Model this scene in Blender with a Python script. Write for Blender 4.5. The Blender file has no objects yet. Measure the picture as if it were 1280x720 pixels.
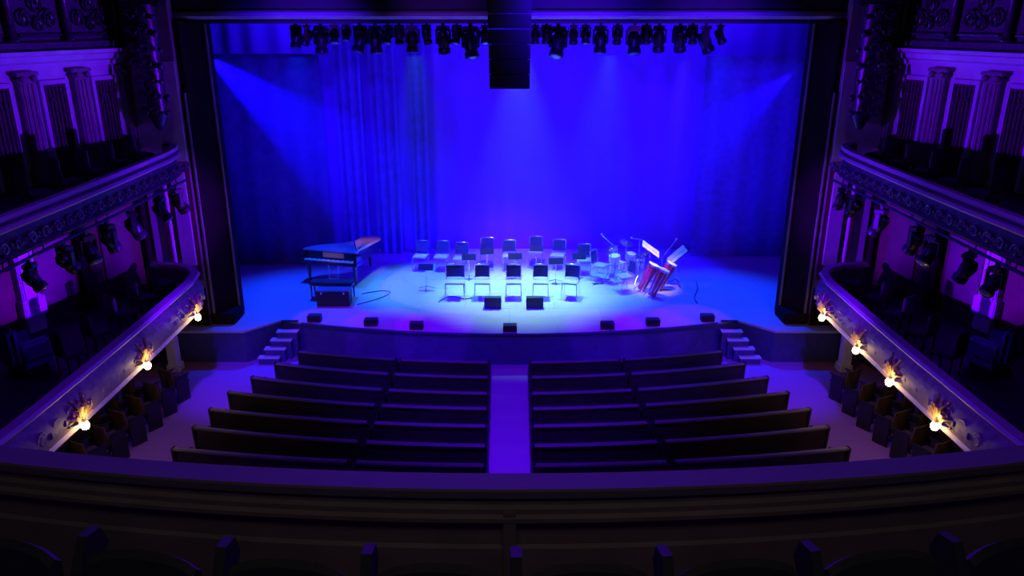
import bpy, bmesh, math, random
from mathutils import Vector, Matrix
random.seed(7)
PI = math.pi
col = bpy.context.scene.collection
sc = bpy.context.scene

# ------------------------------------------------------------------ camera
F = 960.0; PITCH = math.radians(19.3); CZ = 7.3; CX = 637.0
cam = bpy.data.cameras.new('camera'); co = bpy.data.objects.new('camera', cam); col.objects.link(co)
cam.sensor_width = 36; cam.lens = 36*F/1280; cam.shift_x = 3/1280; cam.clip_start = 0.05; cam.clip_end = 200
co.location = (0, 0, CZ); co.rotation_euler = (PI/2-PITCH, 0, 0); sc.camera = co

def W(px, py, z):
    """survey helper: where the sight line through a photo point meets the level z"""
    a = PITCH + math.atan((py-360)/F); h = CZ-z; D = h/math.tan(a)
    dep = D*math.cos(PITCH)+h*math.sin(PITCH)
    return Vector(((px-CX)/F*dep, D, z))

# ------------------------------------------------------------------ materials
def mat(name, c, rough=.6, metal=0, var=.15, scale=6, c2=None, wave=None, bump=0, spec=.5, coat=0):
    m = bpy.data.materials.new(name); m.use_nodes = True
    nt = m.node_tree; b = nt.nodes['Principled BSDF']
    b.inputs['Roughness'].default_value = rough; b.inputs['Metallic'].default_value = metal
    b.inputs['Specular IOR Level'].default_value = spec; b.inputs['Coat Weight'].default_value = coat
    tc = nt.nodes.new('ShaderNodeTexCoord')
    if wave:
        n = nt.nodes.new('ShaderNodeTexWave'); n.inputs['Scale'].default_value = scale
        n.bands_direction = wave; n.inputs['Distortion'].default_value = 2.5
        n.inputs['Detail'].default_value = 3
    else:
        n = nt.nodes.new('ShaderNodeTexNoise'); n.inputs['Scale'].default_value = scale
        n.inputs['Detail'].default_value = 4
    nt.links.new(tc.outputs['Object'], n.inputs['Vector'])
    r = nt.nodes.new('ShaderNodeValToRGB'); fac = n.outputs['Fac']
    nt.links.new(fac, r.inputs['Fac'])
    d = c2 if c2 else tuple(x*(1-var*2) for x in c)
    r.color_ramp.elements[0].position = .3; r.color_ramp.elements[1].position = .7
    r.color_ramp.elements[0].color = (*d, 1); r.color_ramp.elements[1].color = (*c, 1)
    nt.links.new(r.outputs['Color'], b.inputs['Base Color'])
    if bump:
        bp = nt.nodes.new('ShaderNodeBump'); bp.inputs['Strength'].default_value = bump
        nt.links.new(fac, bp.inputs['Height']); nt.links.new(bp.outputs['Normal'], b.inputs['Normal'])
    return m
def emis(name, c, e):
    m = bpy.data.materials.new(name); m.use_nodes = True
    b = m.node_tree.nodes['Principled BSDF']
    b.inputs['Base Color'].default_value = (*c, 1)
    b.inputs['Emission Color'].default_value = (*c, 1); b.inputs['Emission Strength'].default_value = e
    return m
def plank_mat(name, a, b_, bw, bh, rough, mortar=(.05, .05, .05)):
    m = bpy.data.materials.new(name); m.use_nodes = True; nt = m.node_tree
    p = nt.nodes['Principled BSDF']; p.inputs['Roughness'].default_value = rough
    tc = nt.nodes.new('ShaderNodeTexCoord'); t = nt.nodes.new('ShaderNodeTexBrick')
    t.inputs['Color1'].default_value = (*a, 1); t.inputs['Color2'].default_value = (*b_, 1)
    t.inputs['Mortar'].default_value = (*mortar, 1); t.inputs['Scale'].default_value = 1
    t.inputs['Brick Width'].default_value = bw; t.inputs['Row Height'].default_value = bh
    t.inputs['Mortar Size'].default_value = .006
    nt.links.new(tc.outputs['Object'], t.inputs['Vector']); nt.links.new(t.outputs['Color'], p.inputs['Base Color'])
    return m
M = dict(
    stage=plank_mat('stage_boards', (.42, .42, .40), (.38, .38, .37), 2.4, 1.2, .42, (.25, .25, .25)),
    fascia=mat('dark_blue_painted_board', (.05, .05, .16), .6),
    hall=mat('carpet', (.27, .11, .34), .9, var=.08, scale=30),
    aisle=mat('aisle_runner', (.36, .33, .36), .9, var=.04, scale=30),
    pew=mat('dark_oak', (.032, .022, .026), .55, scale=3, var=.2, spec=.3),
    pewtop=mat('lit_oak_rail', (.10, .075, .10), .55, scale=2, var=.1),  # dark oak lightened; light catching the pew tops is put into the colour
    plaster=mat('painted_plaster', (.66, .60, .64), .7, var=.1, scale=3, bump=.1),
    plaster_dim=mat('tan_plaster', (.30, .22, .22), .75, var=.15, scale=3),
    redwall=mat('dark_red_wall', (.16, .05, .045), .75, scale=3),
    panelred=mat('dull_rose_panel', (.17, .06, .09), .75, scale=3),
    dark=mat('near_black_paint', (.025, .022, .028), .6),
    black=mat('black_cloth', (.012, .012, .014), .9, scale=20),
    rail=mat('pale_rail_paint', (.45, .38, .40), .5, var=.06),
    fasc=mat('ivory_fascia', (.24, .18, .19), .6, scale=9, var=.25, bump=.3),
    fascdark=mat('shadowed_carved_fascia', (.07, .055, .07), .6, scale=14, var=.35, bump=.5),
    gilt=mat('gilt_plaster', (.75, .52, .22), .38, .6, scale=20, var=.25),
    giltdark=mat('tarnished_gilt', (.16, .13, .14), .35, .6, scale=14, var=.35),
    wood=mat('brown_varnished_wood', (.026, .010, .014), .85, scale=2, spec=.08),
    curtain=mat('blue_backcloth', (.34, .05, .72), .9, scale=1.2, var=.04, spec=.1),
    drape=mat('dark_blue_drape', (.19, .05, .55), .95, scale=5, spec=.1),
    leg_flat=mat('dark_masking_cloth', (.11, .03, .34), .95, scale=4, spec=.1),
    metal=mat('black_metal', (.03, .03, .034), .35, .3, scale=12),
    chrome=mat('chrome', (.75, .75, .78), .2, 1, scale=10, var=.05),
    lens=mat('dark_glass_lens', (.2, .22, .3), .08, .2, scale=10, coat=1),
    plastic=mat('black_plastic', (.015, .013, .02), .5, scale=15),
    seat=mat('lit_seat_shell', (.40, .38, .40), .5, scale=10, var=.06),  # paler than the backrest; light on the seat tops is put into the colour
    seatdark=mat('black_seat_fabric', (.03, .03, .035), .75, scale=30),
    piano=mat('black_piano_lacquer', (.03, .03, .032), .14, scale=3, coat=.6),
    pianotop=mat('lit_black_lacquer', (.20, .22, .25), .4, scale=3, coat=.3),  # black lacquer lightened; light on lid and upper edges is in the colour
    gold=mat('tan_soundboard', (.72, .46, .24), .5, scale=5, wave='X', var=.1),
    ivory=mat('ivory_keys', (.85, .72, .55), .35, scale=10, var=.03),
    red=mat('red_lacquer', (.72, .03, .13), .3, scale=6, coat=.6, var=.2),
    white=mat('white_paper', (.9, .88, .85), .7, var=.02),
    drumwhite=mat('white_drum_shell', (.8, .78, .8), .35, var=.04),
    head=mat('drum_skin', (.85, .83, .8), .6, var=.03),
    bronze=mat('cymbal_bronze', (.85, .7, .5), .25, 1, scale=20),
    velvet=mat('dark_velvet_curtain', (.12, .05, .07), .9, scale=10),
    seatred=mat('dark_upholstery', (.06, .03, .05), .8, scale=20),
    ledge=mat('worn_painted_ledge', (.17, .12, .16), .75, scale=5, var=.06),
    brown=mat('brown_parapet_board', (.25, .19, .16), .7, scale=4, var=.12),
    seatwood=mat('walnut_seat_back', (.09, .06, .03), .3, scale=5, wave='Y'),
    bulb=emis('lamp_glass', (1, .68, .28), 22),
    cable=mat('black_cable', (.02, .02, .02), .5),
)

# ------------------------------------------------------------------ mesh collector
class MB:
    def __init__(s): s.b = bmesh.new()
    def _add(s, g, mtx):
        bmesh.ops.transform(s.b, matrix=mtx, verts=g)
        return s
    def box(s, c, d, rot=None, bev=0):
        r = bmesh.ops.create_cube(s.b, size=1)['verts']
        bmesh.ops.scale(s.b, vec=d, verts=r)
        if bev:
            e = list({e for v in r for e in v.link_edges})
            out = bmesh.ops.bevel(s.b, geom=e, offset=bev, segments=2, affect='EDGES')
            r = list({v for f in out['faces'] for v in f.verts} | {v for v in r if v.is_valid})
            fs = set(); st = list(r)
            seen = set(st)
            while st:
                v = st.pop()
                for ed in v.link_edges:
                    o = ed.other_vert(v)
                    if o not in seen: seen.add(o); st.append(o)
            r = list(seen)
        m = Matrix.Translation(Vector(c))
        if rot: m = m @ (rot if isinstance(rot, Matrix) else Matrix.Rotation(rot, 4, 'Z'))
        return s._add(r, m)
    def cyl(s, a, b, r1, r2=None, n=14):
        a = Vector(a); b = Vector(b); d = b-a
        if r2 is None: r2 = r1
        v = bmesh.ops.create_cone(s.b, cap_ends=True, segments=n, radius1=r1, radius2=r2, depth=d.length)['verts']
        q = d.to_track_quat('Z', 'Y').to_matrix().to_4x4()
        return s._add(v, Matrix.Translation((a+b)/2) @ q)
    def tube(s, pts, r, n=8):
        pts = [Vector(p) for p in pts]; rings = []
        for i, p in enumerate(pts):
            t = (pts[min(i+1, len(pts)-1)]-pts[max(i-1, 0)]).normalized()
            u = t.orthogonal().normalized()
            if i: u = (pu - t*pu.dot(t)).normalized()
            pu = u; w = t.cross(u)
            rr = r[i] if isinstance(r, (list, tuple)) else r
            rings.append([s.b.verts.new(p+u*math.cos(2*PI*k/n)*rr+w*math.sin(2*PI*k/n)*rr) for k in range(n)])
        for i in range(len(rings)-1):
            for k in range(n):
                s.b.faces.new([rings[i][k], rings[i][(k+1) % n], rings[i+1][(k+1) % n], rings[i+1][k]])
        s.b.faces.new(rings[0][::-1]); s.b.faces.new(rings[-1])
        return s
    def lathe(s, prof, mtx=None, n=20):
        rings = []
        for r, z in prof:
            rings.append([s.b.verts.new((math.cos(2*PI*k/n)*max(r, .0005), math.sin(2*PI*k/n)*max(r, .0005), z)) for k in range(n)])
        for i in range(len(rings)-1):
            for k in range(n):
                s.b.faces.new([rings[i][k], rings[i][(k+1) % n], rings[i+1][(k+1) % n], rings[i+1][k]])
        s.b.faces.new(rings[0][::-1]); s.b.faces.new(rings[-1])
        if mtx: s._add([v for r in rings for v in r], mtx)
        return s
    def prism(s, poly, z0, z1, mtx=None):
        a = [s.b.verts.new((x, y, z0)) for x, y in poly]; b = [s.b.verts.new((x, y, z1)) for x, y in poly]
        n = len(poly)
        for i in range(n): s.b.faces.new([a[i], a[(i+1) % n], b[(i+1) % n], b[i]])
        s.b.faces.new(a[::-1]); s.b.faces.new(b)
        if mtx: s._add(a+b, mtx)
        return s
    def sweep(s, prof, path, close=True):
        """profile (outward offset, z) carried along a plan path; offset is along the left normal"""
        rings = []
        for i, p in enumerate(path):
            a = Vector(path[max(i-1, 0)]); b = Vector(path[min(i+1, len(path)-1)])
            t = (b-a).normalized(); nx, ny = -t.y, t.x
            rings.append([s.b.verts.new((p[0]+nx*o, p[1]+ny*o, z)) for o, z in prof])
        m = len(prof)
        for i in range(len(rings)-1):
            for k in range(m if close else m-1):
                s.b.faces.new([rings[i][k], rings[i][(k+1) % m], rings[i+1][(k+1) % m], rings[i+1][k]])
        if close: s.b.faces.new(rings[0][::-1]); s.b.faces.new(rings[-1])
        return s
    def ball(s, c, r, sc_=(1, 1, 1)):
        v = bmesh.ops.create_icosphere(s.b, subdivisions=2, radius=r)['verts']
        return s._add(v, Matrix.Translation(Vector(c)) @ Matrix.Diagonal((*sc_, 1)))
    def build(s, name, m, parent=None, smooth=False):
        bmesh.ops.recalc_face_normals(s.b, faces=s.b.faces[:])
        me = bpy.data.meshes.new(name); s.b.to_mesh(me); s.b.free()
        if smooth:
            for p in me.polygons: p.use_smooth = True
            try: me.set_sharp_from_angle(angle=math.radians(40))
            except Exception: pass
        me.materials.append(m)
        o = bpy.data.objects.new(name, me); col.objects.link(o)
        if parent: o.parent = parent
        return o
def tag(o, label=None, cat=None, group=None, kind=None):
    if label: o['label'] = label
    if cat: o['category'] = cat
    if group: o['group'] = group
    if kind: o['kind'] = kind
    return o
def empty(name, loc=(0, 0, 0), rz=0):
    o = bpy.data.objects.new(name, None); o.empty_display_size = .1; col.objects.link(o)
    o.location = loc; o.rotation_euler = (0, 0, rz); return o
def copy_tree(o, parent=None):
    c = o.copy(); col.objects.link(c)
    if parent: c.parent = parent
    for ch in [x for x in bpy.data.objects if x.parent == o]: copy_tree(ch, c)
    return c
def struct(o): o['kind'] = 'structure'; return o
ORD = ['first', 'second', 'third', 'fourth', 'fifth', 'sixth', 'seventh', 'eighth', 'ninth', 'tenth', 'eleventh', 'twelfth']
SIDE = {-1: 'left', 1: 'right'}

# ------------------------------------------------------------------ hall floor (raked)
ZF = -.85
def rake(y):
    t = max(0, min(1.6, (15.9-y)/5.1)); return ZF+.51*t**1.5
b = MB(); ys = [4+i*.35 for i in range(42)]
va = [[b.b.verts.new((x, y, rake(y))) for x in (-12, 12)] for y in ys]
vb = [[b.b.verts.new((x, y, rake(y)-.3)) for x in (-12, 12)] for y in ys]
for i in range(len(ys)-1):
    b.b.faces.new([va[i][0], va[i][1], va[i+1][1], va[i+1][0]])
    b.b.faces.new([vb[i][0], vb[i+1][0], vb[i+1][1], vb[i][1]])
    for k in (0, 1): b.b.faces.new([va[i][k], va[i+1][k], vb[i+1][k], vb[i][k]])
b.b.faces.new([va[0][0], vb[0][0], vb[0][1], va[0][1]]); b.b.faces.new([va[-1][0], va[-1][1], vb[-1][1], vb[-1][0]])
struct(b.build('floor', M['hall']))
# pale runner of the middle aisle
b = MB(); rows = []
for i in range(36):
    y = 8.5+i*.25; hw = .325+(.10)*(y-8.5)/8.8
    rows.append([b.b.verts.new((sx*hw, y, rake(y)+dz)) for sx, dz in ((-1, .0), (-1, .012), (1, .012), (1, 0))])
for i in range(35):
    for k in range(3): b.b.faces.new([rows[i][k], rows[i][k+1], rows[i+1][k+1], rows[i+1][k]])
tag(b.build('aisle_carpet', M['aisle']), 'long pale carpet runner down the centre aisle between the pews', 'carpet')

# ------------------------------------------------------------------ stage
R_ = []
for i in range(25):
    x = -5.3+10.6*i/24; R_.append((x, 17.45+.0265*x*x))
outline = [(-8.8, 17.6), (-6.6, 17.6), (-5.85, 18.35)] + R_ + [(5.85, 18.35), (6.6, 17.6), (8.8, 17.6), (8.8, 18.75), (10.5, 18.75), (10.5, 25.2), (-10.5, 25.2), (-10.5, 18.75), (-8.8, 18.75)]
b = MB(); b.prism(outline, -.05, 0)
stg = struct(b.build('stage', M['stage']))
b = MB(); inner = [(x*.998, y+.03) for x, y in outline[:-6]]+[(8.75, 19.4), (-8.75, 19.4)]
b.prism(inner, ZF-.02, -.05); b.build('stage_front', M['fascia'], stg)
b = MB(); b.sweep([(-.01, -.04), (.03, -.04), (.03, .004), (-.01, .004)], [(x, y) for x, y in R_][::-1]); b.build('nosing', M['fascia'], stg)

def steps(s):
    e = empty('stage_steps', (s*5.62, 18.2, ZF))
    mt, mr = MB(), MB()
    for i in range(4):
        z = -.17*(i+1); dx = s*(.02+.125*i); dy = -.04-.16*i
        ang = s*-.0
        mr.box((dx, dy-.09, (z-.03+0)/2+(0-ZF)/2 - .0), (.5, .19, z-.03-ZF), rot=None)
        t = MB(); t.box((dx, dy-.09, z-ZF-.015), (.54, .20, .03)); t.build('tread', M['rail'], e)  # pale tread colour carries the light falling on the steps
    mr.build('riser', M['fascia'], e)
    b = MB(); b.box((0, .05, -ZF+.012), (.42, .12, .02)); b.build('top_mat', M['black'], e)
    b = MB()
    tag(e, 'short dark flight of steps with treads paled as if lit at the %s end of the stage front' % SIDE[s], 'steps')
steps(-1); steps(1)

# backdrop with soft folds
b = MB(); N = 260; prev = None
for i in range(N+1):
    x = -10.2+20.4*i/N
    amp = .012 if x > -2.2 else .05
    y = 24.85+amp*math.sin(x*9+.8*math.sin(x*2.1))
    cur = [b.b.verts.new((x, y, z)) for z in (.01, 9.2)]+[b.b.verts.new((x, y+.03, z)) for z in (9.2, .01)]
    if prev:
        for k in range(4): b.b.faces.new([prev[k], prev[(k+1) % 4], cur[(k+1) % 4], cur[k]])
    else: b.b.faces.new(cur)
    prev = cur
b.b.faces.new(prev[::-1])
tag(b.build('backdrop_curtain', M['curtain'], None, True), 'huge blue lit backcloth hanging across the rear of the stage', 'curtain')
# gathered dark drapes on the left
def drape(name, x0, x1, y, z0, z1, m, label, waves, taper=0, amp=.04):
    b = MB(); N = 60; prev = None
    for i in range(N+1):
        t = i/N; yy = y+amp*math.sin(t*waves*2*PI)
        xb = x0+(x1-x0)*t; xt = (x0+x1)/2+(xb-(x0+x1)/2)*(1-taper)
        cur = [b.b.verts.new((xb, yy, z0)), b.b.verts.new((xt, yy, z1)), b.b.verts.new((xt, yy+.03, z1)), b.b.verts.new((xb, yy+.03, z0))]
        if prev:
            for k in range(4): b.b.faces.new([prev[k], prev[(k+1) % 4], cur[(k+1) % 4], cur[k]])
        else: b.b.faces.new(cur)
        prev = cur
    b.b.faces.new(prev[::-1])
    return tag(b.build(name, m, None, True), label, 'curtain')
drape('stage_drape', -5.35, -4.55, 24.2, .01, 9.0, M['drape'], 'dark gathered drape hanging behind the open piano tail', 3)
drape('stage_drape', -4.3, -3.5, 24.3, .01, 9.0, M['drape'], 'dark gathered drape hanging right of the piano, before the backcloth', 3)
drape('stage_drape', -3.1, -2.6, 24.35, .01, 9.0, M['drape'], 'narrow dark drape nearest the middle of the blue backcloth', 2)
drape('masking_flat', -9.6, -5.55, 23.2, .01, 6.35, M['leg_flat'], 'dark masking cloth behind the piano at the left side of the stage', 6, amp=.025)
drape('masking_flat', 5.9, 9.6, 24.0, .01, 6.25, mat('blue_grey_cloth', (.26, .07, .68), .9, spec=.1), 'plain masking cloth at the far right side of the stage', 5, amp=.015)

# ------------------------------------------------------------------ proscenium
def mirror(poly, s): return [(s*x, y) for x, y in poly]
for s in (-1, 1):
    b = MB(); b.prism(mirror([(7.03, 18.75), (7.42, 18.16), (7.56, 18.16), (7.9, 18.4), (7.9, 19.05), (7.03, 19.05)], s), 0, 7.25)
    jamb = struct(b.build('trim_%d' % (1 if s < 0 else 2), M['wood']))
    b = MB(); b.cyl((s*7.47, 18.13, 0), (s*7.47, 18.13, 5.7), .035); b.cyl((s*7.03, 18.72, 0), (s*7.03, 18.72, 7.2), .03)
    b.build('moulding', M['plaster_dim'], jamb)
    b = MB(); b.box((s*7.25, 18.42, .14), (.62, .75, .28), bev=.03); b.build('plinth', M['wood'], jamb)
b = MB(); b.box((0, 18.95, 8.3), (20, .4, 2.2)); hd = struct(b.build('wall_front', M['dark']))
b = MB(); b.box((0, 18.72, 7.235), (14.6, .1, .07)); b.build('moulding', M['dark'], hd)
b = MB(); b.prism([(18.7, 7.29), (18.45, 7.30), (18.38, 7.36), (18.42, 7.44), (18.5, 7.48), (18.7, 7.5)], -8.4, 8.4,
    Matrix(((0, 0, 1, 0), (1, 0, 0, 0), (0, 1, 0, 0), (0, 0, 0, 1))))
struct(b.build('trim_3', M['rail']))
b = MB(); b.box((0, 18.5, 7.9), (20, .45, .75)); struct(b.build('trim_4', M['dark']))

# carved dark brackets at the top corners of the opening
def scroll(mb, c, r, turns, s, th=.03, plane='xz', flip=1):
    pts = []
    for i in range(int(turns*12)+1):
        a = i/12*2*PI; rr = r*(1-.75*i/(turns*12))
        p = (flip*math.cos(a)*rr, math.sin(a)*rr)
        pts.append((c[0]+p[0], c[1], c[2]+p[1]) if plane == 'xz' else (c[0], c[1]+p[0], c[2]+p[1]))
    mb.tube(pts, th, 6)
for s in (-1, 1):
    b = MB(); x0 = s*8.0
    b.cyl((x0, 17.82, 5.3), (x0, 17.82, 7.6), .2, .28)
    for k in range(7):
        z = 5.3+k*.34
        b.ball((x0-s*(.30+.05*math.sin(k*2)), 17.6, z), .06+.02*(k % 2)); scroll(b, (x0-s*.08, 17.5, z+.1), .13, 1.5, s, .03, flip=-s)
        scroll(b, (x0+s*.18, 17.52, z+.05), .12, 1.4, s, .03, flip=s)
    b.cyl((x0, 17.82, 4.9), (x0, 17.82, 5.32), .06, .28); b.box((x0, 17.85, 7.65), (.9, .4, .18), bev=.04)
    struct(b.build('trim_%d' % (5 if s < 0 else 6), M['giltdark'], None, True))

# ------------------------------------------------------------------ side walls, galleries
WALL = [(7.56, 18.02), (8.75, 18.02), (10.3, 13.4), (11.1, 9.5), (11.3, 3.0)]
def wp(t, off=0):   # point on the long slanting bay
    a = Vector(WALL[1]); c = Vector(WALL[2]); d = (c-a); n = Vector((-d.y, d.x)).normalized()
    if n.x > 0: n = -n
    p = a+d*t+n*off; return p, math.atan2(d.y, d.x)
def wallpath(s): return [(s*x, y) for x, y in WALL]
for s in (-1, 1):
    sd = SIDE[s]
    def sw(mb, prof, path, s=s):
        # outward offset = towards the hall
        pp = [(s*x, y) for x, y in path]
        return mb.sweep([(s*-o, z) for o, z in prof], pp)
    # full wall
    b = MB(); sw(b, [(0, ZF-.05), (0, 9.4), (-.25, 9.4), (-.25, ZF-.05)], WALL)
    w = struct(b.build('wall_%s' % sd, M['plaster_dim']))
    # upper storey: pale plaster field, cornice, pilasters, curtained doorways
    b = MB(); sw(b, [(0, 4.15), (.03, 4.15), (.03, 6.4), (0, 6.4)], WALL[:4]); b.build('plaster_field', M['plaster'], w)
    b = MB(); sw(b, [(0, 6.36), (.10, 6.36), (.12, 6.46), (.20, 6.5), (.22, 6.6), (.30, 6.63), (.32, 6.70), (0, 6.72)], WALL[1:4]); b.build('cornice', M['plaster'], w)
    for t in (-.0, .27, .535, .80, 1.06):
        p, a = wp(t, .09); rot = Matrix.Rotation(s*a if s > 0 else PI-a, 4, 'Z')
        b = MB(); b.box((s*p.x, p.y, 5.2), (.36, .14, 2.1), rot, .015)
        for dx in (-.10, 0, .10):
            q, _ = wp(t+dx/4.87, .165); b.box((s*q.x, q.y, 5.15), (.05, .03, 1.9), rot)
        b.box((s*p.x, p.y, 6.18), (.44, .2, .09), rot, .02); b.box((s*p.x, p.y, 6.29), (.52, .26, .08), rot, .02)
        for dx in (-.13, .13):
            q, _ = wp(t+dx/4.87, .2); b.ball((s*q.x, q.y, 6.2), .07)
        b.box((s*p.x, p.y, 4.3), (.46, .22, .3), rot, .02)
        b.build('pilaster', M['plaster_dim'], w)
    for t in (.135, .40, .665, .93):
        p, a = wp(t, .05); rot = Matrix.Rotation(s*a if s > 0 else PI-a, 4, 'Z')
        b = MB()
        for dx in (-.30, .30):
            q, _ = wp(t+dx/4.87, .06); b.box((s*q.x, q.y, 5.1), (.08, .08, 1.95), rot)
        b.box((s*p.x, p.y, 6.09), (.68, .10, .09), rot, .01); b.build('door_frame', M['plaster'], w)
        b = MB(); b.box((s*p.x, p.y, 5.09), (.54, .03, 1.9), rot)
        for k in range(6):
            q, _ = wp(t+(-.22+k*.09)/4.87, .075+.01*(k % 2)); b.cyl((s*q.x, q.y, 4.15), (s*q.x, q.y, 6.0), .03, .02, 8)
        for k in range(3):
            q, _ = wp(t+(-.12+k*.12)/4.87, .09); b.ball((s*q.x, q.y, 5.75), .05); 
        b.build('door_curtain', M['velvet'], w)
    # arcade above the cornice
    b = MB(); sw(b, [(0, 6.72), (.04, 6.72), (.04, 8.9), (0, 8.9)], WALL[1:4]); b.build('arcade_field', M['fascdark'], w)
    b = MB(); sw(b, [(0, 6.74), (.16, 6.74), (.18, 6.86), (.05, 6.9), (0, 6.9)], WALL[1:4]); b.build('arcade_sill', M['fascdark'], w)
    for t in (.02, .29, .555, .82, 1.08):
        p, a = wp(t, .12); b = MB()
        b.lathe([(.11, 6.88), (.13, 6.92), (.08, 7.0), (.09, 7.5), (.07, 8.1), (.13, 8.2), (.13, 8.3), (.05, 8.35)], Matrix.Translation((s*p.x, p.y, 0)))
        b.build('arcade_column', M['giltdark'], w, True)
    for t in (.155, .42, .69, .95):
        b = MB(); p, a = wp(t, .12)
        for dx, dz, r in ((-.28, .35, .2), (.28, .35, .2), (0, .65, .24), (-.3, .95, .2), (.3, .95, .2), (0, 1.25, .22), (0, .25, .16)):
            q, _ = wp(t+dx/4.87, .10); scroll(b, (s*q.x, q.y, 6.95+dz), r, 1.6, s, .028, 'yz', 1 if dx > 0 else -1)
        q1, _ = wp(t-.1, .1); q2, _ = wp(t+.1, .1)
        b.tube([(s*q1.x, q1.y, 7.0), (s*q2.x, q2.y, 7.0)], .035, 6)
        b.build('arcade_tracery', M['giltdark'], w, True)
    # lower storey behind the boxes
    b = MB(); sw(b, [(0, 1.2), (.03, 1.2), (.03, 3.98), (0, 3.98)], WALL[:4]); b.build('lower_field', M['redwall'], w)
    for x0, x1 in ((7.66, 8.0), (8.3, 8.62)):
        b = MB(); b.box((s*(x0+x1)/2, 17.96, 2.75), (x1-x0, .06, 2.3), None, .01); b.build('wall_panel', M['plaster'], w)
    b = MB(); b.cyl((s*8.15, 17.9, 1.2), (s*8.15, 17.9, 3.9), .05, .05); b.box((s*8.15, 17.9, 3.85), (.16, .16, .12)); b.build('half_column', M['plaster'], w)
    for t in (.22, .565):
        p, a = wp(t, .05); rot = Matrix.Rotation(s*a if s > 0 else PI-a, 4, 'Z')
        b = MB(); b.box((s*p.x, p.y, 2.7), (.85, .05, 2.1), rot, .01); b.build('wall_panel', M['panelred'], w)
    for t, w_, mm in ((.43, .22, 'wood'), (.05, .18, 'wood'), (.716, .42, 'plaster')):
        p, a = wp(t, .1); rot = Matrix.Rotation(s*a if s > 0 else PI-a, 4, 'Z')
        b = MB(); b.box((s*p.x, p.y, 2.6), (w_, .18, 2.75), rot, .02)
        if mm == 'plaster':
            for dx in (-.13, .13):
                q, _ = wp(t+dx/4.87, .2); b.box((s*q.x, q.y, 2.7), (.06, .04, 2.3), rot)
            b.box((s*p.x, p.y, 1.75), (w_+.1, .26, .4), rot, .02)
        b.box((s*p.x, p.y, 3.85), (w_+.1, .26, .14), rot, .02)
        b.build('pilaster', M[mm], w)
    # dado under the boxes
    b = MB(); sw(b, [(0, ZF), (.04, ZF), (.04, 1.0), (0, 1.0)], WALL[:4]); b.build('lower_wainscot', M['wood'], w)

    # ---- upper gallery
    UP = [(7.9, 17.75), (7.55, 17.35), (7.38, 16.9), (7.30, 16.3), (7.26, 14.5), (7.25, 12), (7.3, 9.5), (7.5, 6.0)]
    g = struct(MB().sweep([(0, 0)]*0, []) if False else MB().prism([(s*x, y) for x, y in (UP+[(11.2, 6.0), (11.0, 9.5), (10.25, 13.4), (8.72, 17.98), (7.9, 17.98)])], 3.98, 4.12).build('balcony', M['dark']))
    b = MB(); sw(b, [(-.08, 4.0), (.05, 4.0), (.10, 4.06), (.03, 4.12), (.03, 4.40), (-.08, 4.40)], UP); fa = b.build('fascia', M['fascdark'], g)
    b = MB(); sw(b, [(-.02, 4.58), (.06, 4.56), (.10, 4.60), (.07, 4.645), (-.06, 4.645)], UP); b.build('upper_rail', M['rail'], g, True)
    b = MB(); sw(b, [(-.02, 4.42), (.10, 4.42), (.14, 4.46), (.10, 4.50), (-.02, 4.50)], UP); b.build('lower_rail', M['rail'], g, True)
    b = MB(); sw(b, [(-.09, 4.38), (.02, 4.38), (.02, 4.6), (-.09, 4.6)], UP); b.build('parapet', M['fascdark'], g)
    b = MB()
    for k in range(22):
        y = 9.8+k*.34; x = 7.26-.06
        scroll(b, (s*(x-.02), y, 4.2), .10, 1.4, s, .022, 'yz', 1 if k % 2 else -1)
        b.ball((s*(x-.01), y+.17, 4.22), .04)
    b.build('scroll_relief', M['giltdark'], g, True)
    # ---- lower box tier
    LO = [(8.4, 17.25), (7.75, 17.15), (7.35, 16.9), (7.10, 16.5), (7.0, 15.9), (6.96, 14), (6.95, 12), (6.97, 10), (7.05, 7.0)]
    g = struct(MB().prism([(s*x, y) for x, y in (LO+[(11.2, 7.0), (11.0, 9.5), (10.25, 13.4), (8.72, 17.98), (8.4, 17.98)])], 1.08, 1.22).build('balcony', M['dark']))
    b = MB(); sw(b, [(-.10, 1.14), (-.02, 1.14), (.06, 1.20), (.12, 1.34), (.13, 1.5), (.07, 1.68), (.0, 1.78), (-.10, 1.78)], LO); b.build('fascia', M['fasc'], g, True)
    b = MB(); sw(b, [(-.14, 1.84), (-.10, 1.9), (.07, 1.9), (.10, 1.85), (.05, 1.79), (-.12, 1.79)], LO); b.build('rail', M['rail'], g, True)
    b = MB(); sw(b, [(-.02, 1.10), (.06, 1.10), (.09, 1.14), (.05, 1.19), (-.02, 1.19)], LO); b.build('lower_moulding', M['rail'], g, True)
    b = MB()
    for k in range(17):
        y = 9.9+k*.38
        scroll(b, (s*(6.86), y, 1.46), .13, 1.5, s, .02, 'yz', 1 if k % 2 else -1)
        b.ball((s*6.85, y+.19, 1.42), .035, (1, 1, 1.8))
    b.build('scroll_relief', M['fasc'], g, True)
    # posts carrying the boxes
    for y in (17.15,):
        b = MB(); b.box((s*8.2, y-.0, (1.08+rake(y))/2), (.24, .24, 1.08-rake(y)), None, .02)
        b.box((s*8.2, y, rake(y)+.1), (.32, .32, .2), None, .02); b.box((s*8.2, y, 1.0), (.32, .32, .1), None, .02)
        b.build('post', M['plaster'], g)

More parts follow.
